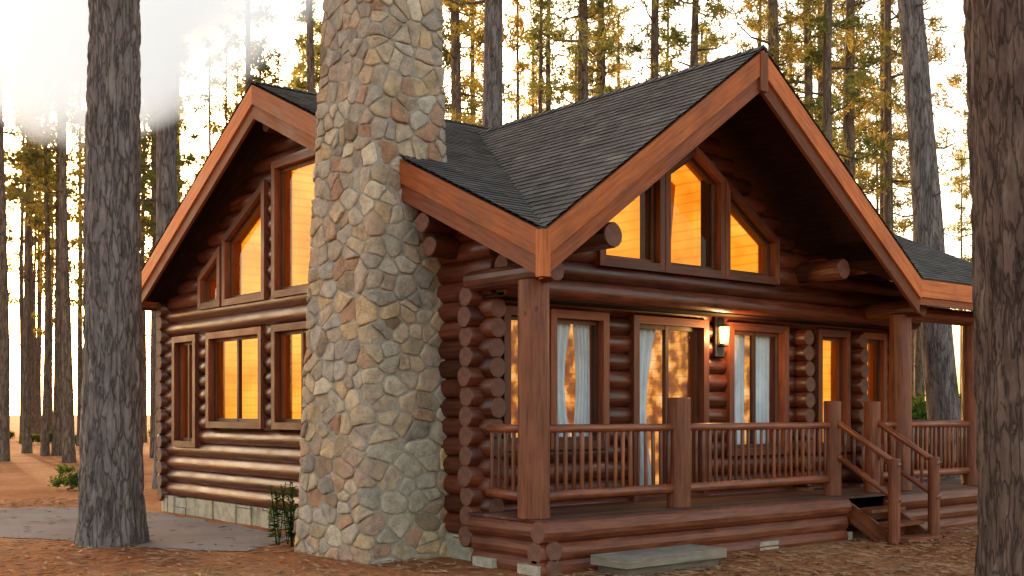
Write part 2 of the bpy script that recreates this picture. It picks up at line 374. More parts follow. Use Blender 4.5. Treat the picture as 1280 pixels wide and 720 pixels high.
fr, gl, inn, dimm, cur = MB(), MB(), MB(), MB(), MB()
openings = {'L': [], 'F': [], 'U': []}
def curtain(plane, a0, a1, z0, z1, o=-.07, waves=4, pull=0.0, side=1):
    n = 36; m = 6; pts = {}
    for i in range(n+1):
        for j in range(m+1):
            tz = j/m; sh = math.sin(math.pi*tz)*pull
            f = i/n; a = (a0+(a1-a0)*f*(1-sh)) if side > 0 else (a1-(a1-a0)*f*(1-sh))
            pts[i, j] = plane(a, z0+(z1-z0)*tz, o+.022*math.sin(f*waves*2*math.pi)+.01*math.sin(f*23+tz*2))
    for i in range(n):
        for j in range(m):
            cur.face([pts[i, j], pts[i+1, j], pts[i+1, j+1], pts[i, j+1]], 0, tint=.5)
def window(wall, plane, poly, warm=True, bars=(), trim=.10, rafters=0, depth=.8):
    openings[wall].append(poly)
    ring(fr, plane, poly, 0, trim, -.14, .165, 0)
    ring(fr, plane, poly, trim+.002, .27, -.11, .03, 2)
    ring(fr, plane, poly, -.05, -.001, .0, .06, 1)
    P = poly
    gp = [plane(p[0], p[1], .035) for p in P]
    gl.face(list(reversed(gp)) if wall == 'L' else gp)      # normals must face outdoors
    tgt = inn if warm else dimm
    tgt.face([plane(p[0], p[1], -depth) for p in P])
    for i in range(len(P)):
        a, b = P[i], P[(i+1) % len(P)]
        tgt.face([plane(a[0], a[1], -.12), plane(b[0], b[1], -.12), plane(b[0], b[1], -depth), plane(a[0], a[1], -depth)])
    z0 = min(p[1] for p in P); z1 = max(p[1] for p in P)
    for a in bars:
        A = Vector(plane(a-.028, z0, .002)); B = Vector(plane(a+.028, z0, .002)); C = Vector(plane(a-.028, z0, .064))
        seg = [q for q in [(lambda p, q: (p[1]+(q[1]-p[1])*(a-p[0])/(q[0]-p[0])) if (p[0]-a)*(q[0]-a) < 0 else None)(P[i], P[(i+1) % len(P)]) for i in range(len(P))] if q is not None]
        zt = max(seg) if seg else z1
        obox(fr, A, (0, 0, zt-z0), B-A, C-A, mat=1)
    for k in range(rafters):
        a0 = min(p[0] for p in P); a1 = max(p[0] for p in P)
        aa = a0+(a1-a0)*(k+.6)/(rafters+.2)
        A = Vector(plane(aa-.04, z0, -.62)); 
        obox(inn, A, Vector(plane(aa+.12, z1, -.62))-A, Vector(plane(aa+.04, z0, -.62))-A, Vector(plane(aa-.04, z0, -.55))-A, mat=1)

PL = planeL(WX)
window('L', PL, rect(4.3, 5.78, 3.45, 5.22), rafters=2, bars=(4.75,))
window('L', PL, [(6.20, 3.45), (7.40, 3.45), (7.40, 4.34), (6.20, 4.95)], rafters=1)
window('L', PL, [(7.68, 3.45), (8.28, 3.45), (8.28, 3.82), (7.68, 4.14)])
window('L', PL, rect(4.6, 5.78, 1.55, 2.86), bars=(5.15,))
window('L', PL, rect(6.30, 7.98, 1.55, 2.86), bars=(7.15,))
window('L', PL, rect(8.58, 9.30, 1.22, 2.86), bars=(8.95,))
PF = planeF(WY)
window('F', PF, rect(.48, .86, 1.35, 2.82), warm=False)
window('F', PF, rect(1.19, 1.95, 1.35, 2.82), warm=False)
window('F', PF, rect(2.58, 3.80, .62, 2.82), warm=False, bars=(3.19,))
window('F', PF, rect(4.42, 5.52, 1.2, 2.82), warm=False, bars=(4.97,))
window('F', PF, rect(6.42, 7.02, 1.2, 2.82))
window('F', PF, rect(7.55, 8.0, 1.2, 2.82))
curtain(PF, 1.22, 1.62, 1.38, 2.79, pull=.25); curtain(PF, 1.66, 1.92, 1.38, 2.79, pull=.2, side=-1)
curtain(PF, 2.62, 3.12, .66, 2.79, pull=.35)
curtain(PF, 4.46, 4.92, 1.24, 2.79, waves=6); curtain(PF, 5.05, 5.48, 1.24, 2.79, waves=5)
PU = planeF(UY)
GC = 3.14
window('U', PU, [(GC-.47, 3.52), (GC+.47, 3.52), (GC+.47, 4.66), (GC, 4.95), (GC-.47, 4.66)], rafters=2, depth=1.1)
window('U', PU, [(GC+.66, 3.52), (GC+1.58, 3.52), (GC+1.58, 3.98), (GC+.66, 4.56)], rafters=1, depth=1.1)
window('U', PU, [(GC-1.58, 3.52), (GC-.66, 3.52), (GC-.66, 4.56), (GC-1.58, 3.98)], rafters=1, depth=1.1)

fr.build('window_frames', [M_TRIM, M_SASH, M_LOGDK], cabin)
gl.build('window_glass', [M_GLASS], cabin)
inn.build('lit_rooms', [M_WARM, M_RAFT], cabin)
dimm.build('dim_rooms_reflection', [M_DIM], cabin)
cur.build('curtains', [M_CURT], cabin, smooth=True, merge=True)

# ---------------------------------------------------------------- log walls
def poly_iv(poly, z):
    xs = []
    for i in range(len(poly)):
        p, q = poly[i], poly[(i+1) % len(poly)]
        if (p[1]-z)*(q[1]-z) < 0: xs.append(p[0]+(q[0]-p[0])*(z-p[1])/(q[1]-p[1]))
    return (min(xs), max(xs)) if len(xs) >= 2 else None
def courses(mb, mk, ranges, zs, ops, r=.125):
    for z in zs:
        for (lo, hi) in ranges(z):
            cuts = []
            for p in ops:
                iv = [v for v in (poly_iv(p, z+k*r) for k in (-.95, -.5, 0, .5, .95)) if v]
                if iv: cuts.append((min(v[0] for v in iv)-.03, max(v[1] for v in iv)+.03))
            segs = [(lo, hi)]
            for c in cuts:
                ns = []
                for s in segs:
                    if c[1] <= s[0] or c[0] >= s[1]: ns.append(s)
                    else:
                        if c[0]-s[0] > .05: ns.append((s[0], c[0]))
                        if s[1]-c[1] > .05: ns.append((c[1], s[1]))
                segs = ns
            t = random.random()
            for s in segs: mk(mb, s[0], s[1], z, r*random.uniform(.97, 1.04), min(1, max(0, t+random.uniform(-.15, .15))))
SP = .225
walls = MB()
def mkL(mb, a, b, z, r, t): log(mb, (WX, a, z), (WX, b, z), r, tint=t)
def rL(z):
    need = z+.125+.33
    if need > RZ-.05: return []
    lo = max(WY-.24-random.uniform(0, .04), EY+(need-EZ)/SM); hi = min(HY+.18, RY+(RZ-need)/SB)
    return [(lo, hi)] if hi-lo > .3 else []
zL = [.40+SP*i for i in range(28)]
courses(walls, mkL, rL, zL, openings['L'])
def mkF(mb, a, b, z, r, t): log(mb, (a, WY, z), (b, WY, z), r, tint=t)
courses(walls, mkF, lambda z: [(WX-.24-random.uniform(0, .05), HX+.2)], [.30+SP*i for i in range(13)], openings['F'])
def mkU(mb, a, b, z, r, t): log(mb, (a, UY, z), (b, UY, z), r, tint=t)
def rU(z):
    need = z+.125+.3
    if need < main_z(UY): return [(.1, 8.4)]
    h = (GZ-need)/SG
    return [(GX-h, GX+h)] if h > .15 else []
courses(walls, mkU, rU, [3.11+SP*i for i in range(13)], openings['U'])
def mkR(mb, a, b, z, r, t): log(mb, (HX, a, z), (HX, b, z), r, tint=t, seg=8)
courses(walls, mkR, lambda z: [(WY-.25, HY+.2)] if z < 3.4 else ([(max(WY, EY+(z+.4-EZ)/SM), min(HY, RY+(RZ-z-.4)/SB))] if z < 5.8 else []), zL, [])
for i in range(15): log(walls, (WX-.2, HY, .3+SP*i), (HX+.2, HY, .3+SP*i), .125, seg=8)
for X in (5.92, 7.28):
    for i in range(11):
        log(walls, (X, WY-.28-random.uniform(0, .04), .52+SP*i), (X, WY+.3, .52+SP*i), .12)
walls.build('log_walls', [M_LOG, M_END], cabin, smooth=False)
for p in bpy.data.objects['log_walls'].data.polygons: p.use_smooth = (p.material_index == 0)

beams = MB()
for X, z, y0 in ((.77, 3.60, -.44), (5.36, 3.62, -.16), (3.04, 5.42, -.1)):
    log(beams, (X, y0, z), (X, UY+.3, z), .14, tint=.25)
for X in (0.02, 6.96): log(beams, (X, -.36, 3.17), (X, WY, 3.17), .12, tint=.3)
for Y, z, x in ((5.59, 5.80, -.2), (1.52, 3.86, -.36), (1.52, 3.60, -.26)):
    log(beams, (x, Y, z), (.35, Y, z), .125, tint=.2)
log(beams, (6.96, 0, 3.14), (10.35, 0, 3.14), .12)
bo = beams.build('roof_beams', [M_LOG, M_END], cabin)
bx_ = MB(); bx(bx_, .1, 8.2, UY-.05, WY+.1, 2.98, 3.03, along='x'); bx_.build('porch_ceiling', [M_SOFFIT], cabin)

# ---------------------------------------------------------------- roof
deck = MB(); e = .03
mz = lambda y: EZ+SM*(y-EY)-e
deckP = [(XL, EY, mz(EY)), (GX, GY, mz(GY)), (GX+GH, EY, mz(EY)), (XR, EY, mz(EY)), (XR, RY, RZ-e), (XL, RY, RZ-e)]
slab(deck, deckP, .14)
slab(deck, [(XL, RY, RZ-e), (XR, RY, RZ-e), (XR, BY, BZ-e), (XL, BY, BZ-e)], .14)
slab(deck, [(XL, EY, EZ-e), (GX, EY, GZ-e), (GX, GY, GZ-e)], .14)
slab(deck, [(GX, EY, GZ-e), (GX+GH, EY, EZ-e), (GX, GY, GZ-e)], .14)
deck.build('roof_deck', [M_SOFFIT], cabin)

sh = MB()
def shingles(O, U, Vv, rng_fn, vmax, rh=.125, tw=.28):
    O, U, Vv = Vector(O), Vector(U).normalized(), Vector(Vv).normalized(); Nn = U.cross(Vv).normalized()
    if Nn.z < 0: Nn = -Nn
    nrow = int(vmax/rh)+1
    for i in range(nrow):
        v0 = i*rh-.03; v1 = min(v0+rh+.03, vmax+.02)
        for (u0, u1) in rng_fn(v0+.05):
            u = u0-random.random()*tw*.8
            rowt = random.uniform(-.06, .06)
            while u < u1:
                w = tw*random.uniform(.5, 1.1); a, b = max(u, u0), min(u+w-.004, u1); u += w
                if b-a < .02: continue
                l = .015*random.uniform(.8, 1.2); dv = random.uniform(-.003, .003)
                t = min(1, max(0, random.gauss(.5, .22)+rowt))
                P = [O+U*a+Vv*(v0+dv)+Nn*l, O+U*b+Vv*(v0+dv)+Nn*l, O+U*b+Vv*v1+Nn*.002, O+U*a+Vv*v1+Nn*.002]
                sh.face(P, 0, tint=t)
                B = [O+U*a+Vv*(v0+dv)-Nn*.012, O+U*b+Vv*(v0+dv)-Nn*.012]
                sh.face([B[0], B[1], P[1], P[0]], 0, tint=t*.3)
oh = .05
cs = math.sqrt(1+SM*SM)
def rmain(v):
    y = EY+v/cs
    if y >= GY: return [(0, XR-XL+2*oh)]
    f = (y-EY)/(GY-EY); a = XL+GH*f; b = GX+GH*(1-f)
    return [(0, a-XL+oh+.05), (b-XL+oh-.05, XR-XL+2*oh)]
shingles((XL-oh, EY, EZ), (1, 0, 0), (0, 1, SM), rmain, (RY-EY)*cs)
cb = math.sqrt(1+SB*SB)
shingles((XL-oh, BY, BZ), (1, 0, 0), (0, -1, SB), lambda v: [(0, XR-XL+2*oh)], (BY-RY)*cb)
cg = math.sqrt(1+SG*SG)
def rgab(v):
    f = min(1, max(0, v/cg/GH)); return [(0, (GY-EY)*f+oh+.05)]
shingles((XL, EY-oh, EZ), (0, 1, 0), (1, 0, SG), rgab, GH*cg)
shingles((GX+GH, EY-oh, EZ), (0, 1, 0), (-1, 0, SG), rgab, GH*cg)
def ridge(p0, p1, s1, s2, ax):
    p0, p1 = Vector(p0), Vector(p1); L = (p1-p0).length; d = (p1-p0)/L; n = int(L/.17)
    for i in range(n):
        a = p0+d*(i*.17); b = p0+d*(i*.17+.2)
        for s in (s1, s2):
            w = Vector(s)*.15; l0 = V(0, 0, .034); l1 = V(0, 0, .016)
            sh.face([a+l0, b+l1, b+l1+w, a+l0+w], 0, tint=random.gauss(.45, .2)); sh.face([a+l0, a+l0+w, a+w, a-V(0,0,0)], 0, tint=.1)
ridge((GX, EY-oh, GZ), (GX, GY, GZ), (-.81, 0, -.81*SG), (.81, 0, -.81*SG), 'y')
ridge((XL-oh, RY, RZ), (XR+oh, RY, RZ), (0, -.9, -.9*SM), (0, .87, -.87*SB), 'x')
sh.build('roof_shingles', [M_SHING], cabin)

fa = MB()
def fascia(p0, p1, out, h1=.27, h2=.20, th=.05, drop=.035):
    p0, p1, out = Vector(p0), Vector(p1), Vector(out)
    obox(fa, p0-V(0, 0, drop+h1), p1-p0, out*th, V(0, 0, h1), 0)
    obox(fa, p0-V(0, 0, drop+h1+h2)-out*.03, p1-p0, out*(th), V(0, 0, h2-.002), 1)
fascia((XL, EY+.02, EZ+.01), (XL, RY, RZ), (-1, 0, 0)); fascia((XL, RY, RZ), (XL, BY, BZ), (-1, 0, 0))
fascia((XL-.03, EY, EZ-.02), (GX, EY, GZ), (0, -1, 0)); fascia((GX, EY, GZ), (GX+GH, EY, EZ), (0, -1, 0))
fascia((GX+GH, EY, EZ), (XR, EY, EZ), (0, -1, 0), .24, .1)
fascia((XR, EY, EZ), (XR, RY, RZ), (1, 0, 0)); fascia((XR, RY, RZ), (XR, BY, BZ), (1, 0, 0)); fascia((XL, BY, BZ), (XR, BY, BZ), (0, 1, 0), .24, .05)
bx(fa, XL-.058, XL+.05, EY-.058, EY+.05, EZ-.50, EZ-.03, 0, .5, 'z')
bx(fa, GX-.07, GX+.07, EY-.062, EY-.01, GZ-.52, GZ-.06, 1, .5, 'z')
fa.build('fascia_boards', [M_FASCIA, M_FASCIA2], cabin, bevel=.006)

# ---------------------------------------------------------------- stone chimney
HT = 7.6
def corners(t):
    f = t/6.4
    xo = -1.0+.35*f; ys = 1.70+.30*f; yn = 3.28-.04*f
    return [V(.26, ys, t), V(xo, ys, t), V(xo, yn, t), V(.26, yn, t)]
LS = [1.15, 1.4, 1.15, 1.4]; S = sum(LS); CS = [0, 1.15, 2.55, 3.7, 5.1]
def cpos(s, t):
    s %= S; c = corners(t)
    for i in range(4):
        if s <= CS[i+1] or i == 3:
            f = (s-CS[i])/LS[i]; return c[i].lerp(c[(i+1) % 4], f)
def cmap(s, t, o):
    p = V(0, 0, 0); k = (-.05, -.025, 0, .025, .05)
    for d in k: p += cpos(s+d, t)
    p /= 5
    c = corners(t); ctr = (c[0]+c[2])/2
    a = cpos(s-.07, t); b = cpos(s+.07, t); n = (b-a); n = V(-n.y, n.x, 0).normalized()
    if n.dot(p-ctr) < 0: n = -n
    return p+n*o
chim = empty('stone_chimney'); chim.parent = cabin
sites = []
rowh = .195; t = -.1; ri = 0
while t < HT+.2:
    w0 = random.uniform(.23, .31); n = round(S/w0); w = S/n
    for i in range(n):
        if random.random() < .10: continue
        sites.append(((i+.5*(ri % 2)+random.uniform(-.38, .38))*w % S, t+random.uniform(-.45, .45)*rowh))
        if random.random() < .06: sites.append(((sites[-1][0]+w*.5) % S, sites[-1][1]+rowh*.4))
    t += rowh; ri += 1
allS = sites+[(s+S, t) for s, t in sites if s < 1]+[(s-S, t) for s, t in sites if s > S-1]
st = MB()
ax = 1.3
for (sx, sy) in sites:
    poly = [(sx-.4, sy-.35), (sx+.4, sy-.35), (sx+.4, sy+.35), (sx-.4, sy+.35)]
    for (qx, qy) in allS:
        if (qx == sx and qy == sy) or abs(qx-sx) > .8 or abs(qy-sy) > .7: continue
        nx, ny = qx-sx, (qy-sy)*ax*ax; c = (nx*(qx+sx)+ny*(qy+sy))/2
        out = []
        for i in range(len(poly)):
            p, q = poly[i], poly[(i+1) % len(poly)]
            dp = nx*p[0]+ny*p[1]-c; dq = nx*q[0]+ny*q[1]-c
            if dp <= 0: out.append(p)
            if dp*dq < 0: f = dp/(dp-dq); out.append((p[0]+(q[0]-p[0])*f, p[1]+(q[1]-p[1])*f))
        poly = out
        if len(poly) < 3: break
    if len(poly) < 3: continue
    poly = [(p[0], min(max(p[1], -.05), HT)) for p in poly]
    cx = sum(p[0] for p in poly)/len(poly); cy = sum(p[1] for p in poly)/len(poly)
    per = []
    for i in range(len(poly)):
        p, q = poly[i], poly[(i+1) % len(poly)]; L = math.dist(p, q); k = max(1, int(L/.035))
        for j in range(k): per.append((p[0]+(q[0]-p[0])*j/k, p[1]+(q[1]-p[1])*j/k))
    per = [((per[i-1][0]+2*per[i][0]+per[(i+1) % len(per)][0])/4, (per[i-1][1]+2*per[i][1]+per[(i+1) % len(per)][1])/4) for i in range(len(per))]
    if len(per) < 5: continue
    h = random.uniform(.020, .046); tint = random.random(); sd = random.random()*50
    tiltx, tilty = random.uniform(-.12, .12), random.uniform(-.12, .12)
    rings_ = []
    gap = .008
    gj = [random.uniform(.6, 1.9) for _ in per]
    for sc, hh in ((1, -.02), (1, .5), (.955, .88), (.86, 1.0), (.5, 1.02), (.2, 1.0)):
        R = []
        for pi, p in enumerate(per):
            dx, dy = p[0]-cx, p[1]-cy; L = math.hypot(dx, dy)+1e-6; g = max(0, (L-gap*gj[pi]))/L
            a, b = cx+dx*g*sc, cy+dy*g*sc
            nn = noise.noise((a*9+sd, b*9, sd))*.014+noise.noise((a*28+sd, b*28, sd))*.008
            o = h*hh+(nn+tiltx*dx*sc+tilty*dy*sc if hh > .2 else 0)
            R.append(cmap(a, b, o))
        rings_.append(R)
    base = len(st.v); n = len(per)
    for R in rings_: st.v.extend([tuple(p) for p in R])
    for i in range(len(rings_)-1):
        for k in range(n):
            k2 = (k+1) % n; st.f.append((base+i*n+k, base+i*n+k2, base+(i+1)*n+k2, base+(i+1)*n+k)); st.m.append(0); st.t.append(tint); st.uv.append([(0, 0)]*4)
    st.f.append(tuple(base+(len(rings_)-1)*n+k for k in range(n))); st.m.append(0); st.t.append(tint); st.uv.append([(0, 0)]*n)
st.build('chimney_stones', [M_STONE], chim, smooth=True)
core = MB(); ns, ntt = 72, 40
for i in range(ns):
    for j in range(ntt):
        s0, s1, t0, t1 = S*i/ns, S*(i+1)/ns, HT*j/ntt, HT*(j+1)/ntt
        core.face([cmap(s0, t0, .012), cmap(s1, t0, .012), cmap(s1, t1, .012), cmap(s0, t1, .012)])
core.face([cmap(S*i/ns, HT-.01, .012) for i in range(ns)])
core.build('chimney_mortar', [M_MORTAR], chim, smooth=True, merge=True)
cap = MB(); bx(cap, -.75, .4, 1.93, 3.33, HT, HT+.12); cap.build('chimney_cap', [M_FOUND], chim, bevel=.02)

# ---------------------------------------------------------------- foundation
fo = MB()
def fstones(p0, p1, outv, z1=.29):
    p0, p1, outv = Vector(p0), Vector(p1), Vector(outv); L = (p1-p0).length; d = (p1-p0)/L; u = 0
    while u < L:
        w = random.uniform(.22, .5); w = min(w, L-u+.05)
        z = -.05
        while z < z1-.03:
            h = min(random.choice([.16, .30, .34]), z1-z)
            obox(fo, p0+d*(u+.008)+V(0, 0, z)+outv*random.uniform(-.03, .02)-outv*.2, d*(w-.02), outv*.3, V(0, 0, h-.012), 0)
            z += h
        u += w
fstones((WX-.02, 3.3, 0), (WX-.02, HY, 0), (-1, 0, 0)); fstones((WX-.02, 1.1, 0), (WX-.02, 1.7, 0), (-1, 0, 0))
fstones((WX, HY, 0), (HX, HY, 0), (0, 1, 0)); fstones((HX, 1.1, 0), (HX, HY, 0), (1, 0, 0))
for X, Y in ((.02, -.1), (.04, .7), (2.28, -.1), (5.2, -.1), (7, -.1), (9, -.1), (10.1, -.1), (1.2, -.12), (3.6, -.12)):
    bx(fo, X-.17, X+.19, Y-.17, Y+.17, -.05, .1)
fo.build('foundation_stones', [M_FOUND], cabin, bevel=.018)

# ---------------------------------------------------------------- porch
po = MB()
x0, x1 = .0, 5.28
for i, z in enumerate((.445, .225, .04)):
    ins = 0.0 if i == 0 else .05
    log(po, (x0-.12, -.22+ins, z), (x1, -.22+ins, z), .122, tint=.6); log(po, (x0+ins, -.3, z+.02 if i else z), (x0+ins, 1.0, z+.02 if i else z), .115, tint=.4)
    log(po, (6.35, -.22+ins, z), (10.35, -.22+ins, z), .12, tint=.5); log(po, (10.3-ins, -.3, z), (10.3-ins, 5, z), .11)
po.build('deck_rim_logs', [M_POST, M_END], cabin)
dk = MB()
y = -.26
while y < 1.0:
    bx(dk, x0-.09, 10.3, y, y+.135, .545, .575+random.uniform(0, .004), along='x'); y += .142
y = 1.2
while y < 5: 
    bx(dk, 8.45, 10.3, y, y+.135, .545, .575, along='x'); y += .142
dk.build('deck_boards', [M_DECK], cabin, bevel=.005)
ps = MB()
for X, r in ((0.02, .175), (6.96, .16), (8.95, .16), (10.2, .16)):
    log(ps, (X, 0, DZ), (X, 0, 3.10), r, seg=24, tint=.62, taper=.05, step=.15, wob=.05)
log(ps, (10.2, 4.9, DZ), (10.2, 4.9, 4.6), .15)
for X, zt in ((2.28, 1.87), (5.32, 1.85), (6.26, 1.85)):
    log(ps, (X, 0, DZ), (X, 0, zt), .14 if X < 5 else .115, seg=20, tint=.6, step=.15)
for X in (5.32, 6.26): log(ps, (X, -.94, 0), (X, -.94, 1.10), .075, seg=14, tint=.7)
ps.build('porch_posts', [M_POST, M_END], cabin)
rl = MB()
def railing(p0, p1, zt=1.52, zb=.80):
    p0, p1 = Vector(p0), Vector(p1); L = (p1-p0).length; d = (p1-p0)/L
    log(rl, p0+V(0, 0, zt), p1+V(0, 0, zt), .048, seg=10, wob=.1, tint=.85); log(rl, p0+V(0, 0, zb), p1+V(0, 0, zb), .058, seg=10, wob=.1, tint=.75)
    n = int(L/.118)
    for i in range(n):
        q = p0+d*(L*(i+.5)/n)+V(random.uniform(-.006, .006), 0, 0); t = q+d*random.uniform(-.012, .012)
        log(rl, q+V(0, 0, zb), t+V(0, 0, zt), random.uniform(.019, .027), seg=7, wob=.25, step=.2, cap=None)
railing((.16, 0, 0), (2.16, 0, 0)); railing((2.4, 0, 0), (5.22, 0, 0)); railing((6.36, 0, 0), (6.82, 0, 0)); railing((7.1, 0, 0), (8.82, 0, 0)); railing((9.08, 0, 0), (10.08, 0, 0))
railing((0.02, .16, 0), (0.1, .86, 0)); railing((10.2, .15, 0), (10.2, 4.8, 0))
for X in (5.32, 6.26):
    for dz in (0, -.45):
        log(rl, (X, -.05, 1.58+dz), (X, -1.02, .98+dz+.02), .04, seg=10, tint=.8)
    for k in range(5):
        yy = -.2-.14*k; zt = 1.58-(-yy-.05)*.6; log(rl, (X, yy, zt-.45), (X, yy, zt), .02, seg=7, cap=None)
rl.build('porch_railing', [M_RAIL, M_END], cabin, smooth=True)
sp = MB()
for k in range(3):
    zt = DZ-.17*(k+1)+.01; y1 = -.26-.27*k
    bx(sp, 5.40, 6.20, y1-.30, y1, zt-.045, zt, along='x', tint=.7); bx(sp, 5.42, 6.18, y1-.04, y1-.01, zt-.17, zt-.047, along='x', tint=.3)
for X in (5.37, 6.19):
    obox(sp, (X, -.25, .22), (0, -.85, -.5), (.05, 0, 0), (0, 0, .26), tint=.5)
sp.build('porch_stairs', [M_RAIL], cabin, bevel=.006)

sc = MB(); log(sc, (4.12, WY-.24, 2.62), (4.12, WY-.24, 2.84), .055, seg=12, wob=0, cap=0, taper=-.3); sc.build('sconce_shade', [M_LAMP], cabin, smooth=True)
sc = MB(); bx(sc, 4.07, 4.17, WY-.17, WY-.12, 2.52, 2.95); log(sc, (4.12, WY-.26, 2.585), (4.12, WY-.13, 2.585), .015, cap=0); log(sc, (4.12, WY-.24, 2.58), (4.12, WY-.24, 2.62), .06, cap=0, wob=0); log(sc, (4.12, WY-.24, 2.845), (4.12, WY-.24, 2.875), .085, cap=0, wob=0, taper=.6)
bx(sc, 4.03, 4.21, WY-.165, WY-.13, 2.45, 2.98)
sc.build('sconce_bracket', [M_METAL], cabin)
pl = bpy.data.lights.new('sconce_bulb', 'POINT'); pl.energy = 55; pl.color = (1, .58, .22); pl.shadow_soft_size = .06
plo = bpy.data.objects.new('sconce_bulb', pl); plo.location = (4.12, WY-.38, 2.73); scene.collection.objects.link(plo); plo.parent = cabin

# ---------------------------------------------------------------- low step slab
ws = MB()
bx(ws, .42, 1.98, -.98, -.45, .10, .20, along='x', tint=.5); bx(ws, .50, 1.90, -.93, -.48, -.05, .098, along='x', tint=.1)
ws.build('low_step', [M_WEATH], bevel=.02)
sk = MB(); obox(sk, (-.20, 4.3, 0), (.02, 0, 1.42), (.05, 0, 0), (0, .17, 0)); sk.build('wooden_board', [M_WEATH], bevel=.006)

# ---------------------------------------------------------------- ground
g = MB(); n = 60
def gc(i): 
    f = (i/n)*2-1; return math.copysign(abs(f)**3, f)*600
def gz(x, y):
    d = math.hypot(x-1, y-3)
    if d > 200 or d < 26: return 0
    return .15*noise.noise((x*.08, y*.08, 0))*min(1, (d-26)/10)
for i in range(n):
    for j in range(n):
        P = [(gc(a), gc(b)) for a, b in ((i, j), (i+1, j), (i+1, j+1), (i, j+1))]
        g.face([(x+1, y+3, gz(x+1, y+3)) for x, y in P])
g.build('ground', [M_GROUND], smooth=True, merge=True)
pp = MB()
edge_a = [(-14, 17.5), (-9, 15.8), (-6.3, 15.2), (-3.14, 12.9), (-1.0, 11.6), (-.15, 10.4), (-.15, 8), (-.15, 6), (-.2, 4.6)]
edge_b = [(-16, 13.6), (-10, 12.0), (-6.7, 10.3), (-4.16, 8.0), (-3.2, 6.9), (-2.7, 6.1), (-2.4, 5.0), (-2.0, 4.2), (-1.5, 3.6)]
def dens(e):
    o = []
    for a, b in zip(e, e[1:]):
        for k in range(8):
            f = k/8; x = a[0]+(b[0]-a[0])*f; y = a[1]+(b[1]-a[1])*f
            o.append((x+.3*noise.noise((x*1.3, y*1.3, 3))+.12*noise.noise((x*5, y*5, 3)), y+.3*noise.noise((x*1.3, y*1.3, 8))+.12*noise.noise((x*5, y*5, 8))))
    return o+[e[-1]]
A, B = dens(edge_a), dens(edge_b)
for i in range(len(A)-1):
    for k in range(6):
        P = []
        for (u, w) in ((i, k), (i+1, k), (i+1, k+1), (i, k+1)):
            f = w/6; x = A[u][0]*(1-f)+B[u][0]*f; y = A[u][1]*(1-f)+B[u][1]*f; P.append((x, y, .008))
        pp.face(P)
pp.build('gravel_path', [M_PATH], smooth=True, merge=True)

def on_path(x, y):
    for a, b, c, d in zip(edge_a, edge_a[1:], edge_b, edge_b[1:]):
        q = [a, b, d, c]; ins = True; sgn = 0
        for i in range(4):
            u, v = q[i], q[(i+1) % 4]; cr = (v[0]-u[0])*(y-u[1])-(v[1]-u[1])*(x-u[0])
            if sgn == 0: sgn = 1 if cr > 0 else -1
            elif cr*sgn < 0: ins = False; break
        if ins: return True
    return False
li = MB()
for i in range(18000):
    x = random.uniform(-9, 1.5) if i % 3 else random.uniform(-3, 9); y = random.uniform(-5, 14) if i % 3 else random.uniform(-5, -.4)
    if x > -.3 and y > -.35: continue
    if on_path(x, y) and random.random() < .9: continue
    a = random.uniform(0, 6.28); L = random.uniform(.03, .12); w = random.uniform(.005, .02); z = random.uniform(.010, .022)
    dx, dy = math.cos(a)*L, math.sin(a)*L
    li.face([(x-dx, y-dy, z), (x+dy*w/L, y-dx*w/L, z+.01), (x+dx, y+dy, z+random.uniform(-.001, .025)), (x-dy*w/L, y+dx*w/L, z)])
li.build('forest_litter', [M_LITTER])

# ---------------------------------------------------------------- trees
def tri_cloud(centers, n_per, L, W, r, updir=.25):
    c = np.repeat(centers, n_per, axis=0); N_ = len(c)
    d = r.normal(size=(N_, 3)); d[:, 2] += updir; d /= np.linalg.norm(d, axis=1)[:, None]
    q = r.normal(size=(N_, 3)); p = np.cross(d, q); p /= (np.linalg.norm(p, axis=1)[:, None]+1e-9)
    l = L*r.uniform(.6, 1.3, (N_, 1)); w = W*r.uniform(.6, 1.3, (N_, 1))
    st_ = c+d*l*.1
    v = np.stack([st_-p*w*.5, st_+p*w*.5, c+d*l+p*w*.25, c+d*l-p*w*.25], axis=1)
    return v.reshape(-1, 3)
def trunk_geo(H, r0, lean, seed, nz=26, seg=10, rough=.06, rtop=.25):
    vs, fs = [], []
    for i in range(nz+1):
        f = i/nz; z = H*f
        rr = r0*((1-f)*(1-rtop)+rtop)*(1+.28*math.exp(-z/.5))
        cx = lean[0]*z+.12*noise.noise((seed, z*.12, 0)); cy = lean[1]*z+.12*noise.noise((seed, z*.12, 9))
        for k in range(seg):
            a = 2*math.pi*k/seg; w = 1+rough*noise.noise((math.cos(a)*1.5+seed, math.sin(a)*1.5, z*.7))
            vs.append((cx+math.cos(a)*rr*w, cy+math.sin(a)*rr*w, z-.15))
    for i in range(nz):
        for k in range(seg): fs.append((i*seg+k, i*seg+(k+1) % seg, (i+1)*seg+(k+1) % seg, (i+1)*seg+k))
    return vs, fs
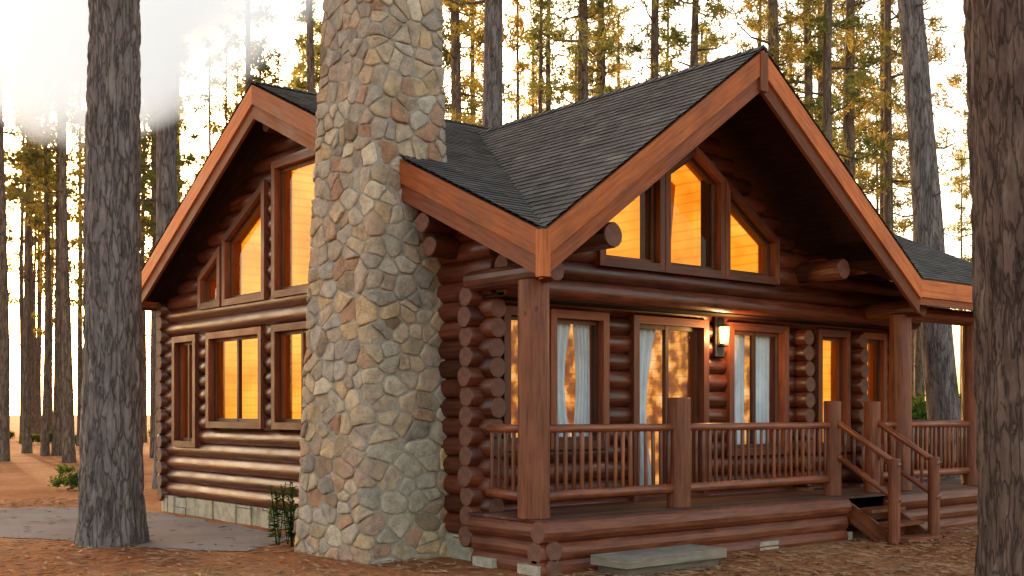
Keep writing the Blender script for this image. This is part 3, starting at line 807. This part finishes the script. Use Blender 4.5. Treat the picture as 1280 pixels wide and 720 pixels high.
def make_pine(name, H, r0, c0, seed, nb=46, lmax=2.6, lean=(0, 0), tufts=12, clumps=4, n_per=5, L=.30, W=.075, bark=None, leaf=None, trunk=True, dead=5):
    r = np.random.default_rng(seed); rr = random.Random(seed)
    vs, fs = trunk_geo(H, r0, lean, seed*1.7) if trunk else ([], [])
    mats = [0]*len(fs); tint = [.5]*len(fs)
    cent = []; ct = []
    tot = nb+dead
    for i in range(tot):
        isdead = i >= nb
        t = (i+rr.random())/nb if not isdead else 0
        z = c0+(H-c0)*t**.95 if not isdead else rr.uniform(c0*.35, c0)
        az = i*2.4+rr.uniform(-.5, .5)
        ln = (lmax*(1-.75*t)*rr.uniform(.5, 1.2)*(.6+.4*min(1, t*6))) if not isdead else rr.uniform(.4, 1.4)
        up = rr.uniform(-.15, .35)+.35*t
        d = np.array([math.cos(az), math.sin(az), up]); d /= np.linalg.norm(d)
        b = np.array([lean[0]*z, lean[1]*z, z])
        base = len(vs); rb = .045*(ln/2.5)+.012
        side = np.array([-math.sin(az), math.cos(az), 0]); 
        for s_, rad in ((0, rb), (.5, rb*.6), (1, rb*.2)):
            pt = b+d*ln*s_+np.array([0, 0, -.12*ln*math.sin(s_*3.1)])
            for k in range(4):
                a = k*math.pi/2; q = pt+side*math.cos(a)*rad+np.array([0, 0, 1])*math.sin(a)*rad; vs.append(tuple(q))
        for s_ in range(2):
            for k in range(4): fs.append((base+s_*4+k, base+s_*4+(k+1) % 4, base+(s_+1)*4+(k+1) % 4, base+(s_+1)*4+k)); mats.append(0); tint.append(.3)
        if isdead: continue
        for c in range(clumps):
            s_ = rr.uniform(.35, 1.05); cc = b+d*ln*s_+side*rr.uniform(-.28, .28)*ln*.8+np.array([0, 0, rr.uniform(-.1, .25)])
            sg = np.array([.26, .26, .13])*(.7+.3*ln/2)
            k = int(tufts*rr.uniform(.5, 1.4)); cent.append(cc+r.normal(size=(k, 3))*sg); ct += [min(1, max(0, rr.gauss(.5, .25)))]*(k*n_per)
    cent = np.concatenate(cent); q = tri_cloud(cent, n_per, L, W, r)
    b0 = len(vs); nq = len(q)//4
    vs = vs+[tuple(x) for x in q.tolist()]; fs = fs+[(b0+4*i, b0+4*i+1, b0+4*i+2, b0+4*i+3) for i in range(nq)]
    mats += [1]*nq; tint += ct[:nq]
    me = bpy.data.meshes.new(name); me.from_pydata(vs, [], fs); me.materials.append(bark or M_BARKF); me.materials.append(leaf or M_NEEDLE)
    me.polygons.foreach_set('material_index', mats); me.polygons.foreach_set('use_smooth', [m == 0 for m in mats])
    a = me.attributes.new('tint', 'FLOAT', 'FACE'); a.data.foreach_set('value', tint); me.update()
    return me
def place(me, name, loc, sc=1, rz=0, parent=None, rx=0):
    o = bpy.data.objects.new(name, me); scene.collection.objects.link(o); o.location = loc; o.scale = (sc, sc, sc) if not isinstance(sc, tuple) else sc
    o.rotation_euler = (rx, 0, rz); o.parent = parent; return o

def near_trunk(name, loc, H, r0, lean, mat, seed, c0, zs=.012):
    root = empty(name, loc)
    seg = 150; Hd = 9.5; nz = int(Hd/.035); vs, fs = [], []
    tot = nz+24
    for i in range(tot+1):
        z = i*.035 if i <= nz else Hd+(H-Hd)*(i-nz)/24
        f = z/H; rr = r0*(1-.7*f)*(1+.22*math.exp(-z/.45)); 
        for k in range(seg):
            a = 2*math.pi*k/seg; ca, sa = math.cos(a), math.sin(a); disp = 0
            if i <= nz:
                wv = .25*noise.noise((ca*2+seed, sa*2, z*1.2))
                dd = noise.voronoi((ca*r0*9+seed+wv, sa*r0*9+wv, z*2.3), distance_metric='DISTANCE')[0]
                e_ = min(1, (dd[1]-dd[0])*2.6)
                disp = .026*e_-.02+.007*noise.noise((ca*14, sa*14, z*14+seed))+.02*noise.noise((ca*1.3+seed, sa*1.3, z*.5))
            flare = .06*math.exp(-z/.35)*math.sin(a*5+seed)
            R = rr+disp+flare*r0*1.5
            vs.append((ca*R+lean[0]*z, sa*R+lean[1]*z, z-.1))
    for i in range(tot):
        for k in range(seg): fs.append((i*seg+k, i*seg+(k+1) % seg, (i+1)*seg+(k+1) % seg, (i+1)*seg+k))
    me = bpy.data.meshes.new('trunk'); me.from_pydata(vs, [], fs); me.materials.append(mat); me.polygons.foreach_set('use_smooth', [True]*len(fs))
    o = bpy.data.objects.new('trunk', me); scene.collection.objects.link(o); o.parent = root
    cm = make_pine('crown', H, .1, c0, seed, nb=36, lmax=3.0, lean=lean, trunk=False, dead=0)
    o = bpy.data.objects.new('crown', cm); scene.collection.objects.link(o); o.parent = root
near_trunk('pine_tree', (-2.45, 5.5, 0), 25, .395, (.006, -.004), M_BARK, 3, 15)
near_trunk('pine_tree', (1.72, -4.66, 0), 26, .50, (-.035, .026), M_BARK2, 11, 15)

mids = [((8.93, 11.9), 24, .33, 10.5, (0, 0)), ((14.3, 3.4), 24, .36, 12.5, (-.07, .055)), ((2.6, 15.6), 24, .29, 14, (.0, 0)),
        ((7.1, 36.5), 22, .27, 13, (.006, 0)), ((16, 16.3), 23, .26, 9, (0, 0)), ((19.7, 17.1), 24, .24, 9, (.01, 0)), ((18.8, 11.3), 23, .26, 8, (0, .01)),
        ((26.4, 14.1), 25, .3, 8, (0, 0)), ((5.2, 30), 20, .2, 13, (-.01, 0)), ((3.4, 33), 20, .2, 13, (.0, 0.01))]
for i, (p, H, r0, c0, ln) in enumerate(mids):
    me = make_pine('pine_tree', H, r0, c0, 40+i, nb=36, lmax=2.3, lean=ln, L=.20, W=.042, tufts=12, dead=10, bark=M_BARK if i in (0, 1, 2) else None)
    place(me, 'pine_tree', (p[0], p[1], gz(*p)))

forest = empty('distant_pine_forest')
tall = [make_pine('forest_pine', 24, .24, 6.5+1.5*k, 70+k, nb=38, lmax=2.2, L=.22, W=.05, tufts=10, dead=8) for k in range(3)]
young = [make_pine('young_pine', 18, .17, 6.5+1.5*k, 90+k, nb=36, lmax=1.9, L=.25, W=.06, tufts=9, dead=8) for k in range(3)]
slim = [make_pine('slim_pine', 23, .17, 15, 110+k, nb=14, lmax=1.2, L=.26, W=.06, tufts=8, dead=6) for k in range(3)]
cam_xy = (-7.99, -9.36); dv = (.636, .772)
rf = random.Random(5)
pts = []
def scatter(count, dmin, dmax, qmin, qmax, meshes, sep=2.2, smin=.85, smax=1.1):
    cnt = 0; tries = 0
    while cnt < count and tries < 6000:
        tries += 1
        x = rf.uniform(-45, 110); y = rf.uniform(-30, 120)
        X, Y = x-cam_xy[0], y-cam_xy[1]; dep = X*dv[0]+Y*dv[1]; lat = X*dv[1]-Y*dv[0]
        if dep < dmin or dep > dmax: continue
        q = lat/dep
        if q < qmin or q > qmax: continue
        if -3 < x < 13.5 and -3 < y < 14: continue
        if any((x-a)**2+(y-b)**2 < sep*sep for a, b in pts): continue
        pts.append((x, y)); s = rf.uniform(smin, smax)
        place(rf.choice(meshes), 'pine', (x, y, -.05), (s*rf.uniform(.85, 1.2), s*rf.uniform(.85, 1.2), s), rf.uniform(0, 6.28), forest); cnt += 1
    return cnt
print(scatter(34, 32, 68, -.10, .62, tall), scatter(46, 42, 92, -.62, -.12, young), scatter(62, 32, 100, -.62, -.14, slim, 1.5), scatter(28, 40, 95, -.1, .6, slim, 1.5))

def make_shrub(name, n, rad, h, seed, L=.10, W=.045, leaf=None, clumps=22):
    r = np.random.default_rng(seed); C = []
    for i in range(clumps):
        a = r.uniform(0, 6.28); q = rad*math.sqrt(r.uniform()); z = h*(r.uniform(.1, 1))*(1-.5*q/rad)
        C.append(np.array([math.cos(a)*q, math.sin(a)*q, z])+r.normal(size=(n, 3))*np.array([.13, .13, .10])*rad)
    C = np.concatenate(C); v = tri_cloud(C, 3, L, W, r, .5); nq = len(v)//4
    me = bpy.data.meshes.new(name); me.from_pydata([tuple(x) for x in v.tolist()], [], [(4*i, 4*i+1, 4*i+2, 4*i+3) for i in range(nq)])
    me.materials.append(leaf or M_SHRUB); a = me.attributes.new('tint', 'FLOAT', 'FACE'); a.data.foreach_set('value', r.uniform(size=nq).tolist()); me.update(); return me
und = empty('undergrowth')
S1 = [make_shrub('bush', 60, 1.3, 1.8, s, .16, .07, clumps=26) for s in (1, 2, 3)]
for i in range(50):
    x = rf.uniform(17, 50); y = rf.uniform(-6, 20)
    place(rf.choice(S1), 'bush', (x, y, 0), rf.uniform(.8, 1.9), rf.uniform(0, 6), und)
for i in range(12):
    x = rf.uniform(-2, 30); y = rf.uniform(40, 70); place(rf.choice(S1), 'bush', (x, y, 0), rf.uniform(.3, .6), rf.uniform(0, 6), und)
S2 = make_shrub('shrub', 40, .5, .8, 8, .08, .03, clumps=16)
place(S2, 'shrub', (.9, 16.5, 0), 1, 0)
wd = MB(); wr = random.Random(3)
for sgi in range(22):
    a = wr.uniform(0, 6.28); bxx, byy = -.72+wr.uniform(-.22, .22), 3.85+wr.uniform(-.3, .3); h = wr.uniform(.45, 1.0); lx, ly = wr.uniform(-.18, .12), wr.uniform(-.15, .15)
    log(wd, (bxx, byy, 0), (bxx+lx, byy+ly, h), .006, seg=5, cap=None)
    for k in range(26):
        f = .15+.85*k/26; px, py, pz = bxx+lx*f, byy+ly*f, h*f; an = wr.uniform(0, 6.28); L = .13*(1.15-f*.6); w = .022
        dx, dy, dz = math.cos(an)*L, math.sin(an)*L, wr.uniform(-.02, .06)
        wd.face([(px, py, pz), (px+dx*.5-dy/L*w, py+dy*.5+dx/L*w, pz+dz), (px+dx, py+dy, pz+dz*.6), (px+dx*.5+dy/L*w, py+dy*.5-dx/L*w, pz+dz)], 0, tint=wr.random())
wd.build('wild_plant', [M_SHRUB])
gr = MB()
for i in range(30):
    cx, cy = wr.uniform(-3.5, -.5), wr.uniform(-3, 3) 
    if wr.random() < .5: cx, cy = wr.uniform(-9, -1), wr.uniform(11, 17)
    for k in range(26):
        x, y = cx+wr.gauss(0, .07), cy+wr.gauss(0, .07); a = wr.uniform(0, 6.28); h = wr.uniform(.05, .16)
        gr.face([(x, y, 0), (x+.006, y+.004, 0), (x+math.cos(a)*h*.5, y+math.sin(a)*h*.5, h)], 0, tint=wr.random())
gr.build('grass_tufts', [M_SHRUB])

# ---------------------------------------------------------------- chimney smoke (real volume)
def smoke():
    m, nt, out = new_mat('smoke_volume')
    vs = nt.nodes.new('ShaderNodeVolumePrincipled'); vs.inputs['Color'].default_value = (.98, .98, .98, 1); vs.inputs['Anisotropy'].default_value = .1
    tc = nt.nodes.new('ShaderNodeTexCoord')
    mp = nt.nodes.new('ShaderNodeMapping'); mp.inputs['Scale'].default_value = (1, 2.6, 1.2); nt.links.new(tc.outputs['Object'], mp.inputs[0])
    n1 = tex_noise(nt, mp.outputs[0], 1.3, 3, .6)
    ln = nt.nodes.new('ShaderNodeVectorMath'); ln.operation = 'LENGTH'; nt.links.new(tc.outputs['Object'], ln.inputs[0])
    fall = nt.nodes.new('ShaderNodeMapRange'); fall.inputs[1].default_value = 1.0; fall.inputs[2].default_value = .35; fall.inputs[3].default_value = 0; fall.inputs[4].default_value = 1
    nt.links.new(ln.outputs['Value'], fall.inputs[0])
    nr = nt.nodes.new('ShaderNodeMapRange'); nr.inputs[1].default_value = .30; nr.inputs[2].default_value = .52; nt.links.new(n1.outputs['Fac'], nr.inputs[0])
    a = nt.nodes.new('ShaderNodeMath'); a.operation = 'MULTIPLY'; nt.links.new(fall.outputs[0], a.inputs[0]); nt.links.new(nr.outputs[0], a.inputs[1])
    b = nt.nodes.new('ShaderNodeMath'); b.operation = 'MULTIPLY'; nt.links.new(a.outputs[0], b.inputs[0]); b.inputs[1].default_value = 3.0
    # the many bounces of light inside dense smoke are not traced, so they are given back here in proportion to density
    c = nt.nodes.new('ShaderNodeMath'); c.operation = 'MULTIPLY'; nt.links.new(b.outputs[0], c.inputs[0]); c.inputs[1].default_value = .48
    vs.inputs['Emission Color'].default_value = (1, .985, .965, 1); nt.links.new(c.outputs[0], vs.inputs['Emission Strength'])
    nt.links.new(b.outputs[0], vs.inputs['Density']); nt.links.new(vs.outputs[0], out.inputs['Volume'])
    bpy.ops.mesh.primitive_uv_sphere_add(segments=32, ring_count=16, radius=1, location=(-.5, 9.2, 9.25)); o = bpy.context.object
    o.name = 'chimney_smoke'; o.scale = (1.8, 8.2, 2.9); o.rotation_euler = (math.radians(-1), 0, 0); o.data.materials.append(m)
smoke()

# ---------------------------------------------------------------- light
SE, SA = math.radians(10), math.radians(77)
sd = Vector((math.cos(SA)*math.cos(SE), math.sin(SA)*math.cos(SE), math.sin(SE)))
w = bpy.data.worlds.new('World'); scene.world = w; w.use_nodes = True; nt = w.node_tree; nt.nodes.clear()
sky = nt.nodes.new('ShaderNodeTexSky'); sky.sky_type = 'NISHITA'; sky.sun_disc = False; sky.sun_elevation = SE; sky.sun_rotation = math.atan2(sd.x, sd.y)
sky.air_density = 1.0; sky.dust_density = 3.0; sky.ozone_density = .6
bg = nt.nodes.new('ShaderNodeBackground'); bg.inputs[1].default_value = .95
wo = nt.nodes.new('ShaderNodeOutputWorld')
nt.links.new(mixc(nt, sky.outputs[0], (1.0, .87, .74), 1.0, 'MULTIPLY'), bg.inputs[0]); nt.links.new(bg.outputs[0], wo.inputs[0])
sl = bpy.data.lights.new('sun', 'SUN'); sl.energy = 5; sl.angle = math.radians(1.0); sl.color = (1, .74, .45)
so = bpy.data.objects.new('sun', sl); scene.collection.objects.link(so); so.rotation_euler = sd.to_track_quat('Z', 'Y').to_euler()

# ---------------------------------------------------------------- camera
cd = bpy.data.cameras.new('camera'); cam = bpy.data.objects.new('camera', cd); scene.collection.objects.link(cam)
cam.location = (-7.99, -9.36, 1.7); cam.rotation_euler = (math.radians(90), 0, -math.atan2(.636, .772))
cd.sensor_width = 36; cd.lens = 36*1453/1280; cd.shift_y = 155/1280; cd.clip_end = 2000; cd.clip_start = .1
scene.camera = cam
scene.view_settings.view_transform = 'Standard'; scene.view_settings.look = 'None'; scene.view_settings.exposure = 0
